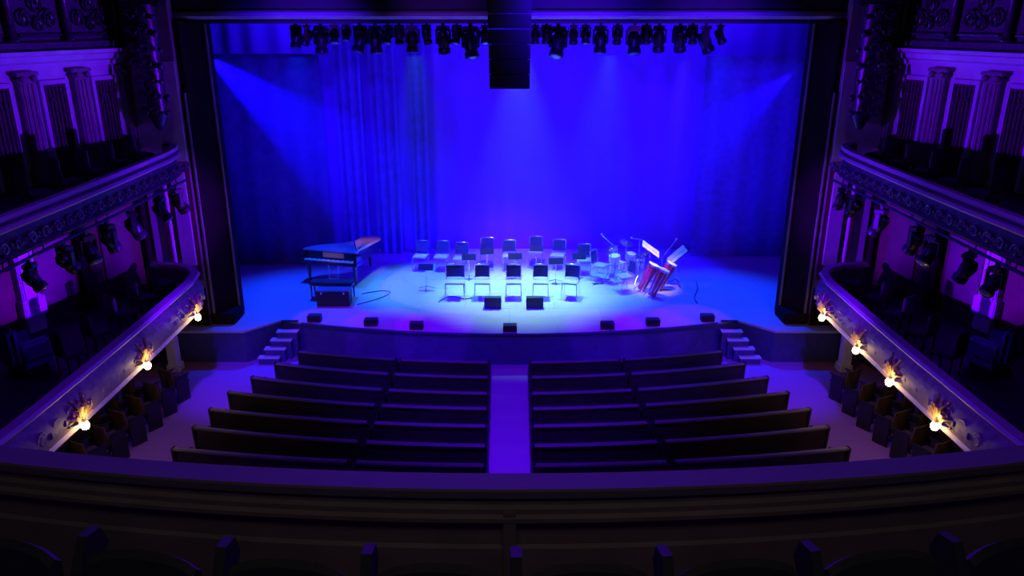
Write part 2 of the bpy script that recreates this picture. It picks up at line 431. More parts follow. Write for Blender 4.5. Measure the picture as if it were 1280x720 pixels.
# ------------------------------------------------------------------ lamps along the box fronts
def lamp(s, y, where, big=1.35):
    x = s*6.80
    e = empty('balcony_lamp', (x, y, 1.16))
    b = MB(); b.lathe([(.02, -.075), (.045, -.06), (.065, -.02), (.065, .02), (.04, .07), (.02, .09)]); b.build('globe', M['bulb'], e, True)
    b = MB(); b.tube([(s*.10, 0, .04), (s*.05, 0, .16), (0, 0, .15), (0, 0, .09)], .014, 8); b.cyl((0, 0, .08), (0, 0, .11), .05, .03); b.build('arm', M['gilt'], e, True)
    b = MB()
    for k in range(9):
        a = PI*k/8; L = .30*(1 if k % 2 else .8)*big
        p0 = Vector((s*.03, math.cos(a)*.10, .10+math.sin(a)*.06)); p1 = Vector((s*.05, math.cos(a)*L, .14+math.sin(a)*L*.95))
        mid = (p0+p1)/2+Vector((-s*.05, 0, .03))
        b.tube([p0, mid, p1], [.03, .035, .006], 6); b.ball(tuple(p1), .022)
    for dy in (-.16, .16): scroll(b, (s*.02, dy, .24), .10, 1.5, s, .018, 'yz', 1 if dy > 0 else -1)
    b.ball((s*.03, 0, .36), .06, (.5, 1, 1.2)); b.build('gilt_leaf_relief', M['gilt'], e, True)
    tag(e, 'lit globe lamp with gilt leaves on the %s box front, %s' % (SIDE[s], where), 'lamp', 'lamps along the box fronts')
    L = bpy.data.lights.new('lamp_glow', 'POINT'); L.energy = 9; L.color = (1, .62, .22); L.shadow_soft_size = .05
    lo = bpy.data.objects.new('lamp_glow', L); lo.location = (x-s*.17, y, 1.2); col.objects.link(lo)
for s, lst in ((-1, [(245, 380), (180, 432), (102, 510)]), (1, [(1030, 378), (1074, 412), (1117, 447), (1173, 511)])):
    wh = ['nearest the stage', 'second from the stage', 'third from the stage', 'farthest from the stage'] if s > 0 else ['nearest the stage', 'in the middle of three', 'farthest from the stage']
    for i, (px, py) in enumerate(lst):
        dep = 6.8*F/abs(px-CX); a = PITCH+math.atan((py-360)/F)
        y = dep/(math.cos(PITCH)+math.tan(a)*math.sin(PITCH)); lamp(s, y, wh[i])

# ------------------------------------------------------------------ lighting fixtures
def fixture_proto(name):
    e = empty(name)
    b = MB(); b.box((0, 0, -.02), (.06, .06, .12)); b.box((0, 0, -.11), (.24, .2, .08), None, .01); b.build('clamp_base', M['metal'], e)
    b = MB()
    for sx in (-1, 1): b.box((sx*.15, 0, -.29), (.03, .1, .30), None, .008)
    b.box((0, 0, -.165), (.33, .1, .03)); b.build('yoke', M['metal'], e)
    h = empty('head_pivot') if False else None
    b = MB(); b.lathe([(.05, .20), (.10, .19), (.125, .1), (.13, -.02), (.11, -.12), (.135, -.15), (.135, -.24), (.12, -.25)])
    for k in range(4): b.lathe([(.135, .02+.03*k), (.142, .025+.03*k), (.135, .03+.03*k)])
    hd = b.build('housing', M['metal'], e, True); hd.location = (0, 0, -.38)
    b = MB(); b.lathe([(.115, -.255), (.08, -.275), (.01, -.285)]); b.build('lens', M['lens'], hd, True)
    return e
fx = fixture_proto('stage_light'); used = [False]
def put_light(loc, rz, tilt, label, group, sc_=1):
    o = copy_tree(fx) if used[0] else fx; used[0] = True
    o.location = loc; o.rotation_euler = (0, 0, rz); o.scale = (sc_,)*3
    for ch in [c for c in bpy.data.objects if c.parent == o]:
        if ch.name.startswith('housing'): ch.rotation_euler = (tilt, 0, 0)
    tag(o, label, 'stage light', group)
def truss(name, a, c, label, kind='box'):
    a = Vector(a); c = Vector(c); d = (c-a); L = d.length; u = d.normalized(); n = u.cross(Vector((0, 0, 1))).normalized()
    e = empty(name, a)
    b = MB(); z = Vector((0, 0, 0))
    b.tube([z, d], .03); 
    if kind == 'box':
        b.tube([z+Vector((0, 0, .25)), d+Vector((0, 0, .25))], .02)
    if kind == 'pipe':
        for k in range(7): b.cyl((0, .4+k, 0), (0, .4+k, .13), .012)
    b.build('tube', M['metal'], e, True)
    if kind == 'box':
        b = MB(); k = 0; n_ = int(L/.3)
        for k in range(n_): b.tube([u*(k*L/n_)+Vector((0, 0, .25*(k % 2))), u*((k+1)*L/n_)+Vector((0, 0, .25*((k+1) % 2)))], .01, 6)
        b.build('bracing', M['metal'], e)
    tag(e, label, 'truss'); return e
truss('lighting_truss', (-6.3, 20.4, 7.28), (6.3, 20.4, 7.28), 'long black lighting truss behind the top of the stage opening')
px_l = [370, 384, 401, 418, 433, 450, 469, 485, 499, 515, 533, 554, 571, 588, 606]
px_r = [669, 683, 698, 717, 732, 751, 772, 793, 808, 824, 850, 866, 882, 900]
big = {370: 1.0, 384: .9, 401: 1.2, 450: 1.2, 469: 1.2, 515: 1.15, 554: 1.2, 588: 1.4, 433: .75, 698: 1.4, 751: 1.2, 793: 1.25, 824: 1.15, 850: 1.15, 882: 1.2}
depL = 20.4*math.cos(PITCH)+.3*math.sin(PITCH)
for lst, nm in ((px_l, 'left'), (px_r, 'right')):
    for i, px in enumerate(lst):
        x = (px-CX)/F*depL
        tilt = random.uniform(-.5, .3); rz = random.uniform(-.8, .8)
        if px in (372, 384, 400): rz = PI/2; tilt = .5
        if px > 870: rz = -PI/2; tilt = .45
        k = i if nm == 'left' else len(lst)-1-i
        o = (ORD[k] if k < 12 else {12: 'thirteenth', 13: 'fourteenth', 14: 'fifteenth'}[k])
        put_light((x, 20.4, 7.23), rz, tilt, 'black stage light on the high truss, %s from its %s end' % (o, nm), 'stage lights on the high truss', big.get(px, .85))
SL = {-1: [(46, 344), (89, 325), (116, 309), (141, 292), (171, 273), (205, 257), (228, 253)],
      1: [(1046, 252), (1064, 256), (1096, 270), (1139, 295), (1160, 306), (1205, 322), (1238, 343)]}
for s in (-1, 1):
    truss('lighting_pipe', (s*7.2, 10.0, 3.92), (s*7.2, 17.0, 3.92), 'dark lighting pipe slung under the %s upper balcony front' % SIDE[s], 'pipe')
    b = MB()
    lst = SL[s] if s > 0 else SL[s][::-1]
    for i, (px, py) in enumerate(lst):
        dep = 7.12*F/abs(px-CX); a = PITCH+math.atan((py-360)/F)
        y = dep/(math.cos(PITCH)+math.tan(a)*math.sin(PITCH))
        put_light((s*7.2, min(y, 16.9), 3.90), random.uniform(-1, 1)+s*1.2, random.uniform(.1, .9), 'black stage light under the %s upper balcony, %s from the stage' % (SIDE[s], ORD[i]), 'stage lights under the %s upper balcony' % SIDE[s], random.uniform(.8, 1.0))
    for i, (y, z) in enumerate(((16.9, 4.66), )):
        pass

# central loudspeaker cluster
e = empty('speaker_array', (0, 16, 5.98))
yy = 0
for k in range(7):
    b = MB(); z = .14+k*.285; w = .80+.012*k
    b.prism([(-w/2, -.22), (w/2, -.22), (w/2-.08, .25), (-w/2+.08, .25)], z-.135, z+.135)
    c = b.build('cabinet', M['plastic'], e)
    b = MB(); b.box((0, -.23, z), (w-.05, .02, .24), None, .006)
    for j in range(6): b.box((0, -.243, z-.1+j*.04), (w-.08, .006, .008))
    b.build('grille', M['metal'], c)
b = MB(); b.box((0, 0, 2.05), (.7, .4, .06))
for sx in (-.3, .3): b.cyl((sx, 0, 2.05), (sx, 0, 3.3), .015)
b.build('rigging_frame', M['metal'], e)
tag(e, 'tall black loudspeaker column hanging above the middle of the stage front', 'loudspeaker')

# ------------------------------------------------------------------ pews
ty = [451.5, 470, 490, 509, 530.6, 555, 579.5]
lend = [(373.6, 436.7), (343.7, 453), (315, 469.4), (286, 488), (262, 510), (241, 533), (215.5, 558.8)]
rend = [(903, 438.4), (930.5, 452), (959.7, 470), (985.5, 489), (1012, 509), (1034.6, 530.6), (1061, 557.7)]
gl = [498, 490, 482, 473.5, 464, 453, 440]; gr = [777, 785, 793, 802, 813, 826, 838]
def pew(k, xa, xb, D0, c, zt, label):
    """xa..xb along a shallow arc; the back top stands at zt"""
    n = 10; xs = [xa+(xb-xa)*i/n for i in range(n+1)]
    path = [(x, D0+c*x*x) for x in xs]
    zf = rake(D0+.3)
    sg = -1   # left normal of a path running +x is +y (towards the stage)
    mid = path[n//2]; e = empty('pew', (mid[0], mid[1], zf)); inv = Vector((-mid[0], -mid[1], -zf))
    pth = [(x-mid[0], y-mid[1]) for x, y in path]; h = zt-zf
    b = MB(); b.sweep([(-.035, h-.40), (.0, h-.40), (.0, h-.04), (-.035, h-.04)], pth)
    b.sweep([(.02, .12), (.05, .12), (.0, h-.38), (-.03, h-.38)], pth); b.build('backrest', M['pew'], e)
    b = MB(); b.sweep([(-.065, h-.045), (.02, h-.045), (.03, h-.02), (.01, h), (-.05, h), (-.07, h-.02)], pth); b.build('top_rail', M['pewtop'], e, True)
    b = MB(); b.sweep([(.03, .40), (.46, .42), (.47, .45), (.03, .44)], pth); b.build('seat', M['pew'], e)
    for i in (0, n):
        p = pth[i]; q = pth[i-1 if i else 1]; t = Vector((p[0]-q[0], p[1]-q[1])).normalized()
        if t.x < 0: t = -t
        a = math.atan2(t.y, t.x); ix = .02 if i == 0 else -.02
        prof = [(-.07, h), (.03, h), (.08, h-.10), (.12, .66), (.46, .62), (.48, .56), (.46, 0), (-.02, 0), (-.06, h-.15)]
        m = Matrix.Translation((p[0]+ix*math.cos(a), p[1]+ix*math.sin(a), 0)) @ Matrix.Rotation(a, 4, 'Z') @ Matrix(((0, 0, 1, 0), (1, 0, 0, 0), (0, 1, 0, 0), (0, 0, 0, 1)))
        b = MB(); b.prism(prof, -.022, .022, m); b.build('end_panel', M['pew'], e)
    b = MB(); b.box((0, .02-.06+.0, h-.2), (.04, .01, .25)) if False else None
    tag(e, label, 'pew', 'dark wooden pews facing the stage')
for k in range(7):
    D0 = 15.84-.84*k; a = PITCH+math.atan((ty[k]-360)/F); zt = CZ-D0*math.tan(a)
    L = W(*lend[k], zt); Rr = W(*rend[k], zt); c = (L.y+Rr.y-2*D0)/(L.x**2+Rr.x**2)
    def gx(px):
        x = 0
        for _ in range(4):
            dep = (D0+c*x*x)*math.cos(PITCH)+(CZ-zt)*math.sin(PITCH); x = (px-CX)/F*dep
        return x
    hw = .45-.012*k
    row = (ORD[k]+' row from the stage') if k < 6 else 'rearmost row'
    pew(k, L.x, gx(gl[k])-.035, D0, c, zt, 'dark wooden pew, %s, outer left section' % row)
    pew(k, gx(gl[k])+.035, -hw, D0, c, zt, 'dark wooden pew, %s, section just left of the aisle' % row)
    pew(k, hw, gx(gr[k])-.035, D0, c, zt, 'dark wooden pew, %s, section just right of the aisle' % row)
    pew(k, gx(gr[k])+.035, Rr.x, D0, c, zt, 'dark wooden pew, %s, outer right section' % row)

# ------------------------------------------------------------------ seats beneath the boxes
def audseat():
    e = empty('auditorium_seat')
    b = MB(); prev = None
    for i in range(9):
        a = -.62+1.24*i/8; x = math.sin(a)*.36; y = -.36*math.cos(a)+.14
        top = .86-.05*abs(i-4)/4
        cur = [b.b.verts.new(p) for p in ((x, y, .40), (x*1.03, y-.05, top), (x*1.03, y-.08, top), (x, y-.03, .40))]
        if prev:
            for q in range(4): b.b.faces.new([prev[q], prev[(q+1) % 4], cur[(q+1) % 4], cur[q]])
        else: b.b.faces.new(cur)
        prev = cur
    b.b.faces.new(prev[::-1]); b.build('backrest', M['seatwood'], e, True)
    b = MB(); b.box((0, .03, .42), (.44, .42, .07), None, .02); b.build('seat', M['seatred'], e)
    for sx in (-1, 1):
        b = MB(); b.box((sx*.235, 0, .3), (.03, .34, .6), None, .01); b.box((sx*.235, .03, .61), (.05, .38, .03), None, .01); b.build('arm_frame', M['metal'], e)
    return e
asr = audseat(); first = True
for s in (-1, 1):
    for r, x in enumerate((7.55, 8.15)):
        for k in range(8):
            y = 10.6+k*.72+.12*r
            if y > 16.5 or (r == 1 and k > 6): continue
            o = asr if first else copy_tree(asr); first = False
            o.location = (s*x, y, rake(y)); o.rotation_euler = (0, 0, s*.45)
            zr = max(rake(y-.3), rake(y)); o.location.z = rake(y)
            tag(o, 'wooden seat under the %s boxes, %s, %s from the stage' % (SIDE[s], ['file by the open floor', 'file by the wall'][r], ORD[7-k]), 'seat', 'seats under the side boxes')

# ------------------------------------------------------------------ stage furniture
def chair_proto(shell='seat'):
    e = empty('orchestra_chair')
    b = MB(); prev = None
    for i in range(9):
        t = i/8; x = -.2+.4*t; y = .21+.03*(1-(2*t-1)**2)
        cur = [b.b.verts.new(p) for p in ((x, y, .52), (x, y+.05, .84), (x, y+.075, .84), (x, y+.025, .52))]
        if prev:
            for q in range(4): b.b.faces.new([prev[q], prev[(q+1) % 4], cur[(q+1) % 4], cur[q]])
        else: b.b.faces.new(cur)
        prev = cur
    b.b.faces.new(prev[::-1]); b.build('backrest', M['seatdark'], e)
    b = MB(); b.box((0, 0, .45), (.43, .42, .045), None, .015); b.build('seat', M['seat'], e)
    b = MB()
    b.tube([(-.2, .2, .44), (-.2, .27, .86), (-.17, .275, .875), (.17, .275, .875), (.2, .27, .86), (.2, .2, .44)], .011)
    b.tube([(-.2, -.18, .43), (-.2, .2, .43)], .011); b.tube([(.2, -.18, .43), (.2, .2, .43)], .011); b.build('frame', M['chrome'], e, True)
    for sx in (-1, 1):
        for sy in (-1, 1):
            b = MB(); b.tube([(sx*.2, sy*.17, .43), (sx*.215, sy*.23, .0)], .012); b.build('leg', M['chrome'], e, True)
    return e
ch = chair_proto(); fc = True
def put_chair(x, y, rz, label, group, sx=1):
    global fc
    o = ch if fc else copy_tree(ch); fc = False
    o.location = (x, y, 0); o.rotation_euler = (0, 0, rz); o.scale = (sx, 1, 1)
    tag(o, label, 'chair', group)
def stand_proto():
    e = empty('music_stand')
    b = MB(); 
    R = Matrix.Translation((0, 0, .98)) @ Matrix.Rotation(-.35, 4, 'X')
    b.box((0, 0, 0), (.42, .012, .27), R, .004); b.box((0, .03, -.13), (.42, .05, .012), R); b.build('desk', M['metal'], e)
    b = MB(); b.cyl((0, 0, .06), (0, 0, .95), .011); b.build('shaft', M['chrome'], e)
    for k in range(3):
        a = k*2*PI/3+.5; b = MB(); b.tube([(0, 0, .15), (math.cos(a)*.26, math.sin(a)*.26, .008)], .01, 6); b.build('leg', M['metal'], e)
    return e
ms = stand_proto(); fs = True
def put_stand(x, y, rz, label, zs=1):
    global fs
    o = ms if fs else copy_tree(ms); fs = False
    o.location = (x, y, 0); o.rotation_euler = (0, 0, rz); o.scale = (1, 1, zs); tag(o, label, 'music stand', 'black music stands among the chairs')
def XY(px, py, z): p = W(px, py, z); return p.x, p.y
A = [569, 603, 642, 675.5, 713]
for i, px in enumerate(A):
    x, y = XY(px, 331, .86)
    put_chair(x, y-.26, [.0, .02, 0, -.03, -.28][i], 'chair in the front row of the band, %s' % ['leftmost, with cables at its feet', 'second from the left', 'in the middle', 'second from the right', 'rightmost, turned slightly'][i], 'front row chairs', 1.25 if i == 0 else 1)
B = [(526, 299.5), (552, 300), (576, 302), (609, 296), (637, 299), (669, 294), (697, 298), (730, 304)]
for i, (px, py) in enumerate(B):
    x, y = XY(px, py+1.5, .86); y = min(y, 23.3)
    put_chair(x, y-.26, random.uniform(-.25, .25), 'chair in the back row of the band, %s' % ['leftmost', 'second from the left', 'third from the left, dimly lit', 'fourth from the left', 'fifth from the left', 'third from the right', 'second from the right', 'rightmost'][i], 'back row chairs')
Cc = [(532, 330.5, 'low at the left, before the leftmost back chairs'), (586, 318, 'between the first and second front chairs'), (608.5, 311, 'behind the second front chair'), (644, 317, 'behind the middle front chair'), (670.5, 307, 'behind the fourth front chair'), (695, 323, 'between the two right front chairs'), (724, 317, 'standing, before the rightmost back chair')]
for i, (px, py, w) in enumerate(Cc):
    zs = .68; x, y = XY(px, py, 1.1*zs)
    put_stand(x, y, random.uniform(-.15, .15), 'black music stand %s' % w, zs)

def monitor(px, pyb, w, h, d, label, cat='floor monitor', name='floor_monitor', rz=0):
    x, y = XY(px, pyb, 0); e = empty(name, (x, y+d/2, 0), rz)
    P = Matrix(((0, 0, 1, 0), (1, 0, 0, 0), (0, 1, 0, 0), (0, 0, 0, 1)))
    b = MB(); b.prism([(-d/2, 0), (d/2, 0), (d/2, h*.35), (d*.05, h), (-d/2+.02, h)], -w/2, w/2, P); b.build('cabinet', M['plastic'], e)
    b = MB(); n = Vector((0, h*.65, d*.45)).normalized()
    a = math.atan2(-h*.65, d*.45); b.box((0, d*.275+n.y*.006, h*.675+n.z*.006), (w-.06, math.hypot(d*.45, h*.65)-.04, .01), Matrix.Rotation(a, 4, 'X')); b.build('grille', M['metal'], e)
    b = MB()
    for sx in (-1, 1): b.box((sx*(w/2+.004), 0, h*.5), (.01, .1, .03))
    b.build('handle', M['metal'], e)
    return tag(e, label, cat, 'black speakers on the stage floor')
monitor(616, 386, .45, .30, .35, 'black floor monitor before the chairs, left of the centre line')
monitor(668.5, 386, .45, .30, .35, 'black floor monitor before the chairs, right of the centre line')
for px, py, w in ((391, 405, 'by the left steps'), (463, 408.5, 'second from the left steps'), (520, 413.5, 'third from the left steps'), (637.5, 416, 'at the middle of the stage edge'), (760, 413.5, 'third from the right steps'), (817, 408.5, 'second from the right steps'), (886, 404, 'by the right steps')):
    x, y = XY(px, py, 0); y = max(y, 17.45+.0265*x*x+.06)
    e = empty('front_fill_speaker', (x, y+.13, 0)); hh = .17
    b = MB(); b.box((0, 0, hh/2), (.34, .22, hh), None, .012); b.build('cabinet', M['plastic'], e)
    b = MB(); b.box((0, -.113, hh/2), (.31, .008, hh-.03), None, .002); b.build('grille', M['metal'], e)
    tag(e, 'small black speaker on the front stage edge, %s' % w, 'loudspeaker', 'small speakers along the stage edge')

# ---- grand piano
def smooth(pts, n=6):
    out = []
    for i in range(len(pts)-1):
        p0 = Vector(pts[max(i-1, 0)]); p1 = Vector(pts[i]); p2 = Vector(pts[i+1]); p3 = Vector(pts[min(i+2, len(pts)-1)])
        for k in range(n):
            t = k/n; out.append(tuple(.5*((2*p1)+(-p0+p2)*t+(2*p0-5*p1+4*p2-p3)*t*t+(-p0+3*p1-3*p2+p3)*t**3)))
    out.append(tuple(pts[-1])); return out
org = Vector((-5.1, 21.3))
FL = Vector((-6.08, 21.3)); FR = Vector((-4.36, 20.85))
pl = [(-6.0, 21.68), (-5.6, 21.98), (-5.05, 22.15), (-4.75, 22.45), (-4.6, 22.95), (-4.3, 23.15), (-3.95, 22.95)]
curve = smooth(pl, 5)
u = (FR-FL).normalized(); v = Vector((-u.y, u.x))
poly = [tuple(FL), tuple(FR)]+[tuple(q) for q in curve[::-1]]
loc = lambda P_: [(x-org.x, y-org.y) for x, y in P_]
e = empty('grand_piano', (org.x, org.y, 0))
body = [tuple(FL+v*.32), tuple(FR+v*.32)]+[tuple(q) for q in curve[::-1]]
b = MB(); b.prism(loc(body), .64, .93); b.build('body', M['piano'], e)
b = MB(); b.prism(loc([tuple(FL), tuple(FR), tuple(FR+v*.34), tuple(FL+v*.34)]), .62, .70); kb = b.build('keybed', M['piano'], e)
for q in (FL+u*.05, FR-u*.05):
    c = q+v*.17; b = MB(); b.box((c.x-org.x, c.y-org.y, .79), (.1, .34, .2), math.atan2(u.y, u.x), .02); b.build('key_cheek', M['piano'], e)
b = MB(); N = 36; L = (FR-FL).length-.24
for i in range(N):
    c = FL+u*(.12+L*(i+.5)/N)+v*.10; b.box((c.x-org.x, c.y-org.y, .72), (L/N-.003, .16, .03), math.atan2(u.y, u.x))
ky = b.build('white_keys', M['ivory'], e)
b = MB()
for i in range(N):
    if i % 7 in (2, 6): continue
    c = FL+u*(.12+L*(i+1)/N)+v*.135; b.box((c.x-org.x, c.y-org.y, .74), (.013, .09, .02), math.atan2(u.y, u.x))
tag(b.build('black_keys', M['piano'], e), kind='stuff')
c = FL.lerp(FR, .5)+v*.20; b = MB(); b.box((c.x-org.x, c.y-org.y, .85), (L, .02, .18), math.atan2(u.y, u.x), .004); b.build('fallboard', M['piano'], e)
c = FL.lerp(FR, .55)+v*.185; b = MB(); b.box((c.x-org.x, c.y-org.y, .86), (.66, .012, .14), math.atan2(u.y, u.x)); b.build('gold_reflection_strip', M['gold'], e)['label'] = 'tan strip standing for a golden reflection on the fallboard'  # golden reflection on the fallboard, modelled as a coloured strip
lidp = [tuple(FL+v*.19), tuple(FR+v*.19), (-4.45, 21.35), (-4.72, 22.35)]+[tuple(q) for q in curve[::-1] if q[0] < -4.8]
b = MB(); b.prism(loc(lidp), .945, .975); b.build('lid', M['pianotop'], e)
gp = [(-4.42, 21.12), (-3.93, 22.6), (-3.98, 22.92), (-4.3, 23.1), (-4.57, 22.9), (-4.70, 22.45), (-4.42, 21.35)]
b = MB(); b.prism(loc(gp), .935, .955); b.build('soundboard', M['gold'], e)['label'] = 'tan soundboard at the open tail'
b = MB()
for i in range(7):
    t = i/7; p0 = Vector((-4.40, 21.3+.05*i)); p1 = Vector((-4.5+.07*i, 22.95-.05*i)); b.tube([(p0.x-org.x, p0.y-org.y, .965), (p1.x-org.x, p1.y-org.y, .965)], .004, 5)
b.build('strings', M['bronze'], e)
for q in (FL+u*.16+v*.2, FR-u*.16+v*.2, Vector((-4.32, 22.75))):
    b = MB(); b.lathe([(.02, .03), (.03, .05), (.035, .12), (.05, .3), (.06, .6), (.07, .64)], Matrix.Translation((q.x-org.x, q.y-org.y, 0)))
    l = b.build('leg', M['piano'], e, True)
    b = MB(); b.cyl((q.x-org.x-.02, q.y-org.y, .03), (q.x-org.x+.02, q.y-org.y, .03), .03); b.build('caster', M['chrome'], l)
c = FL.lerp(FR, .5)+v*.3; b = MB()
for d in (-.12, .12): b.tube([(c.x+d*1.2-org.x, c.y-org.y, .64), (c.x+d-org.x, c.y-.02-org.y, .1)], .012)
b.box((c.x-org.x, c.y-org.y, .1), (.34, .12, .07), None, .01)
for d in (-.09, 0, .09): b.box((c.x+d-org.x, c.y-.12-org.y, .06), (.03, .16, .015))
b.build('pedal_lyre', M['chrome'], e)
tag(e, 'black grand piano with tan open tail standing at the left of the stage', 'piano')
# bench
x, y = XY(415, 351, .5)
e = empty('piano_bench', (x, y, 0), -.05)
b = MB(); b.box((0, 0, .46), (1.2, .40, .08), None, .025); b.build('cushion', M['seatdark'], e)
b = MB(); b.box((0, 0, .405), (1.16, .36, .03)); b.build('apron', M['pianotop'], e)
for sx in (-1, 1):
    for sy in (-1, 1):
        b = MB(); b.cyl((sx*.55, sy*.15, 0), (sx*.55, sy*.15, .4), .018, .028); b.build('leg', M['piano'], e)
tag(e, 'wide black piano bench in front of the grand piano keyboard', 'bench')
x, y = XY(416.5, 383.5, 0)
e = empty('equipment_case', (x, y+.2, 0))
b = MB(); b.box((0, 0, .21), (.88, .36, .42), None, .012); b.build('case_body', M['plastic'], e)
b = MB(); b.box((0, 0, .43), (.90, .38, .03), None, .008); b.build('lid', M['pianotop'], e)
for sx in (-.3, .3):
    b = MB(); b.box((sx, -.19, .38), (.05, .02, .06)); b.build('latch', M['chrome'], e)
tag(e, 'black box-shaped case on the stage floor before the piano bench', 'case')
# cables
def cable(pts, label, r=.012):
    P3 = [(*XY(px, py, 0), .013) for px, py in pts]; s_ = smooth([Vector(p) for p in P3], 6)
    b = MB(); b.tube(s_, r, 6); tag(b.build('cable', M['cable'], None, True), label, 'cable')
cable([(447, 381), (462, 377), (478, 372), (488, 366), (478, 364), (462, 366), (452, 368)], 'black cable looped on the floor right of the piano bench')
cable([(548, 378), (556, 373), (567, 371), (580, 374), (590, 373)], 'thin cable at the feet of the leftmost front chair')
cable([(870, 352), (872, 362), (868, 372), (872, 380)], 'thin cable lying on the blue floor at the far right')

# ---- percussion at the right
def boom(p0, ptop, tip, label, tipname='microphone'):
    e = empty('boom_stand', (p0[0], p0[1], 0)); 
    b = MB(); h = ptop
    b.tube([(0, 0, .1), (0, 0, h)], .012); b.build('pole', M['chrome'], e, True)
    b = MB(); b.tube([(0, 0, h), tip], .02); k = Vector(tip)-Vector((0, 0, h)); b.tube([Vector((0, 0, h)), Vector((0, 0, h))-k*.25], .014); b.build('boom_arm', M['chrome'], e, True)
    b = MB(); b.ball(tip, .035); b.build(tipname, M['seat'], e)
    for q in range(3):
        a = q*2*PI/3; b = MB(); b.tube([(0, 0, .25), (math.cos(a)*.28, math.sin(a)*.28, .01)], .011, 6); b.build('leg', M['chrome'], e)
    tag(e, label, 'microphone stand')
def drum(name, loc, r, h, shell, label, tilt=(0, 0), legs=3, cat='drum', lugs=8, taper=1):
    e = empty(name, loc); T = Matrix.Rotation(tilt[0], 4, 'X') @ Matrix.Rotation(tilt[1], 4, 'Y')
    hold = legs
    z0 = hold
    m = Matrix.Translation((0, 0, z0)) @ T
    b = MB(); b.lathe([(r*taper, 0), (r*(taper+1)/2*1.02, h*.5), (r, h)], m, 24); b.build('shell', shell, e, True)
    b = MB(); b.lathe([(r*1.03, h-.03), (r*1.05, h-.02), (r*1.05, h+.012), (r*1.0, h+.015)], m, 24); b.build('hoop', M['chrome'], e, True)
    b = MB(); b.lathe([(r*.99, h+.002), (r*.99, h+.018), (.01, h+.02)], m, 24); b.build('drumhead', M['head'], e, True)
    b = MB()
    for k in range(lugs):
        a = 2*PI*k/lugs; c, s_ = math.cos(a), math.sin(a)
        p0 = m @ Vector((r*1.04*taper*c, r*1.04*taper*s_, h*.15)); p1 = m @ Vector((r*1.05*c, r*1.05*s_, h-.01)); b.cyl(p0, p1, .011, .011, 8)
    b.build('tension_rods', M['chrome'], e)
    for k in range(3):
        a = 2*PI*k/3+.4; p = m @ Vector((r*taper*math.cos(a), r*taper*math.sin(a), .06))
        b = MB(); b.tube([p, (r*1.3*math.cos(a)+p.x*.3, r*1.3*math.sin(a)+p.y*.3, .01)], .012, 6); b.build('leg', M['chrome'], e)
    tag(e, label, cat); return e
def cym(loc, h, r, tilt, label):
    e = empty('cymbal', (loc[0], loc[1], 0))
    b = MB(); b.cyl((0, 0, .1), (0, 0, h), .012); b.build('stand', M['chrome'], e)
    b = MB(); b.lathe([(r, 0), (r*.3, .02), (r*.22, .045), (.01, .055), (.01, .05), (r*.2, .038), (r*.3, .012), (r, -.004)], Matrix.Translation((0, 0, h)) @ Matrix.Rotation(tilt[0], 4, 'X') @ Matrix.Rotation(tilt[1], 4, 'Y'), 28); b.build('plate', M['bronze'], e, True)
    for q in range(3):
        a = q*2*PI/3+.3; b = MB(); b.tube([(0, 0, .3), (math.cos(a)*.28, math.sin(a)*.28, .01)], .011, 6); b.build('leg', M['chrome'], e)
    tag(e, label, 'cymbal')
# red tall drums, leaning to the right
for i, (px, py, ti, tx) in enumerate(((806, 366, .40, 0), (814, 370, .38, 0), (820, 364, .42, 0))):
    x, y = XY(px, py, .03)
    drum('conga_drum', (x+[-.07,0,.10][i], y+[.22,0,.2][i], 0), .16, .80, M['red'], 'tall red leaning drum with chrome rods, %s of the red trio' % ['leftmost', 'front middle one', 'rightmost'][i], (.05, ti), .06, taper=.72)
def score_desk(p, ang, slope, wd, label, hgt):
    e = empty('score_stand', (p[0], p[1], 0))
    R = Matrix.Translation((0, 0, hgt)) @ Matrix.Rotation(ang[2], 4, 'Z') @ Matrix.Rotation(ang[1], 4, 'Y') @ Matrix.Rotation(ang[0], 4, 'X')
    b = MB(); b.box((0, 0, 0), (wd, .34, .012), R, .004); b.build('desk', M['metal'], e)
    b = MB()
    for sy in (-1, 1):
        c = R @ Vector((0, sy*.088, .018)); R2 = Matrix.Translation(c) @ R.to_3x3().to_4x4() @ Matrix.Rotation(sy*.06, 4, 'X'); b.box((0, 0, 0), (wd-.02, .158, .016), R2, .003)
    b.build('open_pages', M['white'], e)
    b = MB(); b.cyl((0, 0, .06), (0, 0, hgt), .012); b.build('shaft', M['chrome'], e)
    for q in range(3):
        a = q*2*PI/3+.9; b = MB(); b.tube([(0, 0, .2), (math.cos(a)*.26, math.sin(a)*.26, .01)], .011, 6); b.build('leg', M['metal'], e)
    tag(e, label, 'music stand')
x, y = XY(813, 312, 1.05); score_desk((x, y), (.35, .62, 0), 0, .62, 'stand with bright white pages tilted down to the right above the red drums', 1.05)
x, y = XY(847, 319, .9); score_desk((x, y), (.35, -.75, 0), 0, .62, 'stand with white pages tilted up to the right, rightmost on the stage', .9)
x, y = XY(829, 322, .8); boom((x, y+.1), .8, (.36, 0, .52+.8), 'white boom stand slanting up between the two white-paged stands')
x, y = XY(777, 322, .8); boom((x, y+.9), .8, (-.48, .1, .42+.8), 'thin boom stand reaching up to the left at the percussion')
x, y = XY(800, 300, 1.3); boom((x, y), 1.32, (-.24, 0, 1.36), 'thin tall stand with short crossarm behind the white pages')
